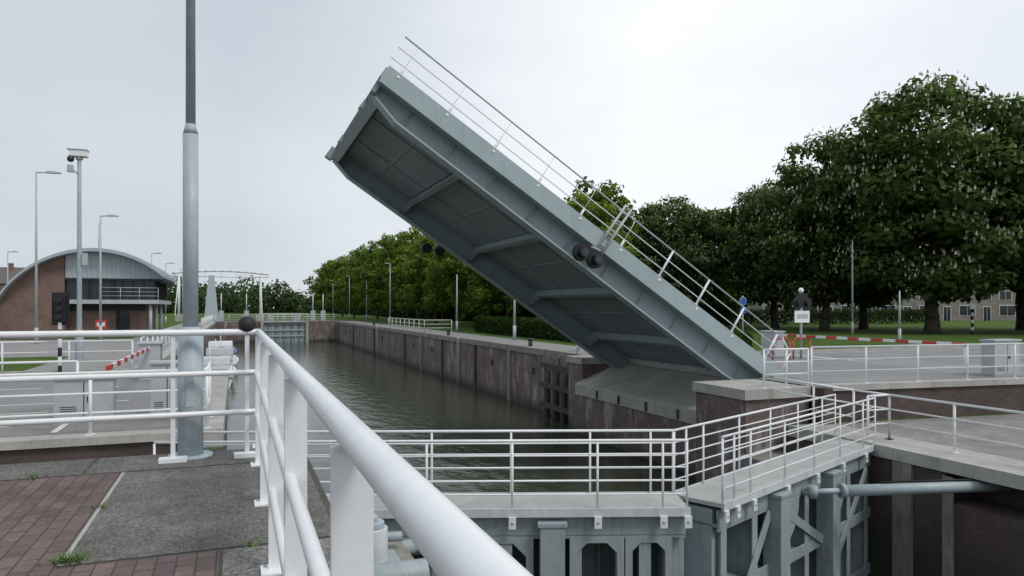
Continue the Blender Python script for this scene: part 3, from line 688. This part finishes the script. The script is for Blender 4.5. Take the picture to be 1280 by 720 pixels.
def crown(name,seed,H,R,base,nc,per,leaf,c0,c1,flower=0):
    rng=np.random.default_rng(seed)
    d=rng.normal(size=(nc,3)); d/=np.linalg.norm(d,axis=1)[:,None]
    rad=rng.uniform(0,1,nc)**.38
    hz=(H-base)/2
    cc=d*rad[:,None]*np.array([R*.86,R*.86,hz*.9]); 
    wide=1.0-.28*np.clip(cc[:,2]/hz,0,1)**2+.08*np.clip(-cc[:,2]/hz,0,1); cc[:,:2]*=wide[:,None]
    cc[:,2]+=base+hz
    rc=R*rng.uniform(.10,.24,nc); bright=rng.uniform(.65,1.3,nc)
    Q=[];CO=[]
    for i in range(nc):
        k=int(per*(rc[i]/(R*.18))**2)
        dd=rng.normal(size=(k,3)); dd/=np.linalg.norm(dd,axis=1)[:,None]
        rr=rc[i]*rng.uniform(.35,1.12,k)**.6*(1+rng.normal(0,.12,k))
        P=cc[i]+dd*rr[:,None]*np.array([1,1,.72])
        N=dd*.7+rng.normal(size=(k,3))*.5+np.array([0,0,.6]); N/=np.linalg.norm(N,axis=1)[:,None]
        Q.append(leaves(P,N,leaf,None,rng))
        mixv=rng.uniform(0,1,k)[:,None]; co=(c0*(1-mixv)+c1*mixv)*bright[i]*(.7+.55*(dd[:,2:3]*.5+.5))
        CO.append(co)
        if flower:
            kf=int(flower*(.2+rad[i])*(rc[i]/(R*.18))**2*rng.uniform(.2,1.6)); df=rng.normal(size=(kf,3)); df[:,2]=np.abs(df[:,2])*.8-.15; df/=np.linalg.norm(df,axis=1)[:,None]
            P=cc[i]+df*rc[i]*1.12*np.array([1,1,.8])
            for a in range(2):
                th=rng.uniform(0,3.14,kf); t=np.stack([np.cos(th),np.sin(th),np.zeros(kf)],1)*.1; z=np.array([0,0,.22])
                Q.append(np.stack([P-t,P-z*.2,P+t,P+z*1.4],1)); CO.append(np.tile(np.array([.66,.65,.52]),(kf,1))*rng.uniform(.45,1.15,kf)[:,None])
    Q=np.concatenate(Q);CO=np.concatenate(CO)
    me=quads_mesh(name,Q,CO,LEAF); return me,cc
def wood(name,seed,H,R,base,tr,cc):
    rng=random.Random(seed); b=B(); top=base+(H-base)*.45
    p=[Vector((0,0,-.2)),Vector((rng.uniform(-.1,.1),0,base*.6)),Vector((rng.uniform(-.2,.2),rng.uniform(-.2,.2),base+.5)),Vector((rng.uniform(-.5,.5),rng.uniform(-.5,.5),top)),Vector((0,0,H*.85))]
    rs=[tr*1.3,tr,tr*.85,tr*.5,tr*.08]
    for i in range(4): b.tube(p[i],p[i+1],rs[i],BARK,10,rs[i+1])
    idx=list(range(len(cc))); rng.shuffle(idx)
    for i in idx[:26]:
        q=Vector(cc[i]); st=p[2].lerp(p[3],rng.random()); mid=st.lerp(q,.5)+Vector((0,0,-.05*R))
        b.tube(st,mid,tr*.3,BARK,6,tr*.17); b.tube(mid,q,tr*.17,BARK,6,tr*.03)
    o=b.build(name); me=o.data; bpy.data.objects.remove(o); return me
variants={}
def variant(key,seed,H,R,base,nc,per,leaf,c0,c1,fl,tr):
    me,cc=crown(key+'_crown',seed,H,R,base,nc,per,leaf,np.array(c0),np.array(c1),fl)
    variants[key]=(me,wood(key+'_wood',seed,H,R,base,tr,cc),H,R)
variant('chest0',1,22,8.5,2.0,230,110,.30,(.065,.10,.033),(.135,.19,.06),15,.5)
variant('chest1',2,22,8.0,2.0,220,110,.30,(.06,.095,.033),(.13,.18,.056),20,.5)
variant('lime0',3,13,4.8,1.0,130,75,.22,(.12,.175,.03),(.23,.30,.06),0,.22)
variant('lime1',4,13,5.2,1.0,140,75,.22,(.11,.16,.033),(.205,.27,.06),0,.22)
def tree(key,name,x,y,h,r,rot,z=ZR):
    c,w,H,R=variants[key]; e=empty(name); e.location=(x,y,z); e.rotation_euler=(0,0,rot); e.scale=(r/R,r/R,h/H)
    for me,nm in((c,'crown'),(w,'trunk')):
        o=bpy.data.objects.new(nm,me); S.collection.objects.link(o); o.parent=e
R_=random.Random(11)
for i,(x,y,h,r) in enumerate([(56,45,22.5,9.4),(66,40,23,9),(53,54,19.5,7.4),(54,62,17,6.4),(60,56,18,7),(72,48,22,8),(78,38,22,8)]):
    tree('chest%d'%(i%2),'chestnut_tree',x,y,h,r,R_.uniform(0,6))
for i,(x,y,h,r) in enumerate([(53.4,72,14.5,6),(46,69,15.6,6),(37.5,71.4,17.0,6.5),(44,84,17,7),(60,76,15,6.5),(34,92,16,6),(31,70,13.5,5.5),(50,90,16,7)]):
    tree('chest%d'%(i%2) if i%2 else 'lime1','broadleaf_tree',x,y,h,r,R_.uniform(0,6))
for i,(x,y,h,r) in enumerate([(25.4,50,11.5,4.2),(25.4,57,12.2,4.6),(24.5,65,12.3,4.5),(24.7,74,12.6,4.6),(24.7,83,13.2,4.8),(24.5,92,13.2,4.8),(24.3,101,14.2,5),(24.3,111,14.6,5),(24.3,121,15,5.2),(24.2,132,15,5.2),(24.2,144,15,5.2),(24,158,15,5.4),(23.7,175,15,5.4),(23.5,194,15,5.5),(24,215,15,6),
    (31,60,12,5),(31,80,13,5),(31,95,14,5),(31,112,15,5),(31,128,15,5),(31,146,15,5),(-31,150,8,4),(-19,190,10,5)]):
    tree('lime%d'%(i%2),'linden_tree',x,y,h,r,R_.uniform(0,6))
rng=np.random.default_rng(9)
cen=[]
for x in np.arange(-260,60,4): cen.append((x,300+rng.uniform(-20,20),rng.uniform(1,6),rng.uniform(4,7)))
for x in np.arange(60,330,5): cen.append((x,170-.35*(x-60)+rng.uniform(-8,8),rng.uniform(1,7),rng.uniform(4,7)))
for y in np.arange(160,300,6): cen.append((-42+rng.uniform(-6,6),y,rng.uniform(2,4),rng.uniform(3,5)))
for y in np.arange(70,290,4.5): cen.append((37+rng.uniform(-3,3),y,rng.uniform(.5,3),rng.uniform(3,4.5)))
for x in np.arange(40,66,4): cen.append((x,96+rng.uniform(-3,3),rng.uniform(.5,3),rng.uniform(3,4.5)))
Q=[];CO=[]
for x,y,z,r in cen:
    k=700; d=rng.normal(size=(k,3)); d/=np.linalg.norm(d,axis=1)[:,None]; P=np.array([x,y,z])+d*r*rng.uniform(.6,1.1,k)[:,None]*np.array([1,1,1.1]); P[:,2]=np.maximum(P[:,2],ZR)
    N=d+rng.normal(size=(k,3))*.5; N/=np.linalg.norm(N,axis=1)[:,None]
    Q.append(leaves(P,N,.7,None,rng)); CO.append(np.tile(np.array([.09,.13,.055]),(k,1))*rng.uniform(.6,1.2)*rng.uniform(.7,1.2,k)[:,None])
me=quads_mesh('distant_tree_line',np.concatenate(Q),np.concatenate(CO),LEAF); S.collection.objects.link(bpy.data.objects.new('distant_tree_line',me))
def hedge(x0,x1,y0,y1,h,n,c,name='hedge',dens=1):
    rng=np.random.default_rng(abs(int(x0*7+y0))); 
    P=np.stack([rng.uniform(x0,x1,n),rng.uniform(y0,y1,n),ZR+h*rng.uniform(0,1,n)**.6*(1+.12*np.sin(rng.uniform(0,30,n)))],1)
    N=rng.normal(size=(n,3))+np.array([0,0,.6]); N/=np.linalg.norm(N,axis=1)[:,None]
    me=quads_mesh(name,leaves(P,N,.13,None,rng),np.array(c)*rng.uniform(.5,1.3,n)[:,None],LEAF); S.collection.objects.link(bpy.data.objects.new(name,me))
hedge(20,21.5,36,62,1.3,22000,(.06,.10,.03)); hedge(22,24,29.2,30.4,.9,6000,(.10,.15,.04)); hedge(30,52,66,68,2.4,16000,(.055,.085,.03),'shrub_row'); hedge(46,90,72,74,1.8,16000,(.05,.08,.03),'shrub_row')
hedge(-16,-13,33,36,.4,5000,(.13,.17,.045))

# ------------------------------------------------------------ world, sun, camera
w=bpy.data.worlds.new('World'); S.world=w; w.use_nodes=True; nt=w.node_tree; nt.nodes.clear()
o=nt.nodes.new('ShaderNodeOutputWorld'); bg=nt.nodes.new('ShaderNodeBackground'); nt.links.new(bg.outputs[0],o.inputs[0])
sk=nt.nodes.new('ShaderNodeTexSky'); sk.sky_type='NISHITA'; sk.sun_disc=False
SE=math.radians(52); SR=math.radians(150); sk.sun_elevation=SE; sk.sun_rotation=SR
tc=nt.nodes.new('ShaderNodeTexCoord').outputs['Generated']
mp=mapping(nt,tc,(1,1,2.6)); nf=noise(nt,mp,1.5,5,.5)
cl=ramp(nt,nf,[(.3,(.69,.73,.78)),(.7,(.90,.915,.94))])
sp=nt.nodes.new('ShaderNodeSeparateXYZ'); nt.links.new(tc,sp.inputs[0])
g=ramp(nt,sp.outputs[0],[(0.0,(.64,.675,.71)),(.5,(1,1,1))])
cl=mix(nt,cl,g,1,'MULTIPLY')
vm=nt.nodes.new('ShaderNodeVectorMath'); vm.operation='SCALE'; vm.inputs['Scale'].default_value=12
nt.links.new(cl,vm.inputs[0])
fin=mix(nt,sk.outputs[0],vm.outputs[0],.92)
nt.links.new(fin,bg.inputs[0]); bg.inputs[1].default_value=.1
sl=bpy.data.lights.new('sun','SUN'); sl.energy=1.4; sl.angle=math.radians(16); sl.color=(1,.97,.92)
so=bpy.data.objects.new('sun',sl); S.collection.objects.link(so)
dirv=Vector((math.sin(SR)*math.cos(SE),math.cos(SR)*math.cos(SE),math.sin(SE)))
so.rotation_euler=dirv.to_track_quat('Z','Y').to_euler()
cam=bpy.data.cameras.new('camera'); co=bpy.data.objects.new('camera',cam); S.collection.objects.link(co)
co.location=(0,0,1.45); co.rotation_euler=(math.radians(90),0,-math.atan(345/900))
cam.sensor_width=36; cam.lens=36*900/1280; cam.shift_y=24/1280; cam.clip_end=4000; cam.clip_start=.03
S.camera=co
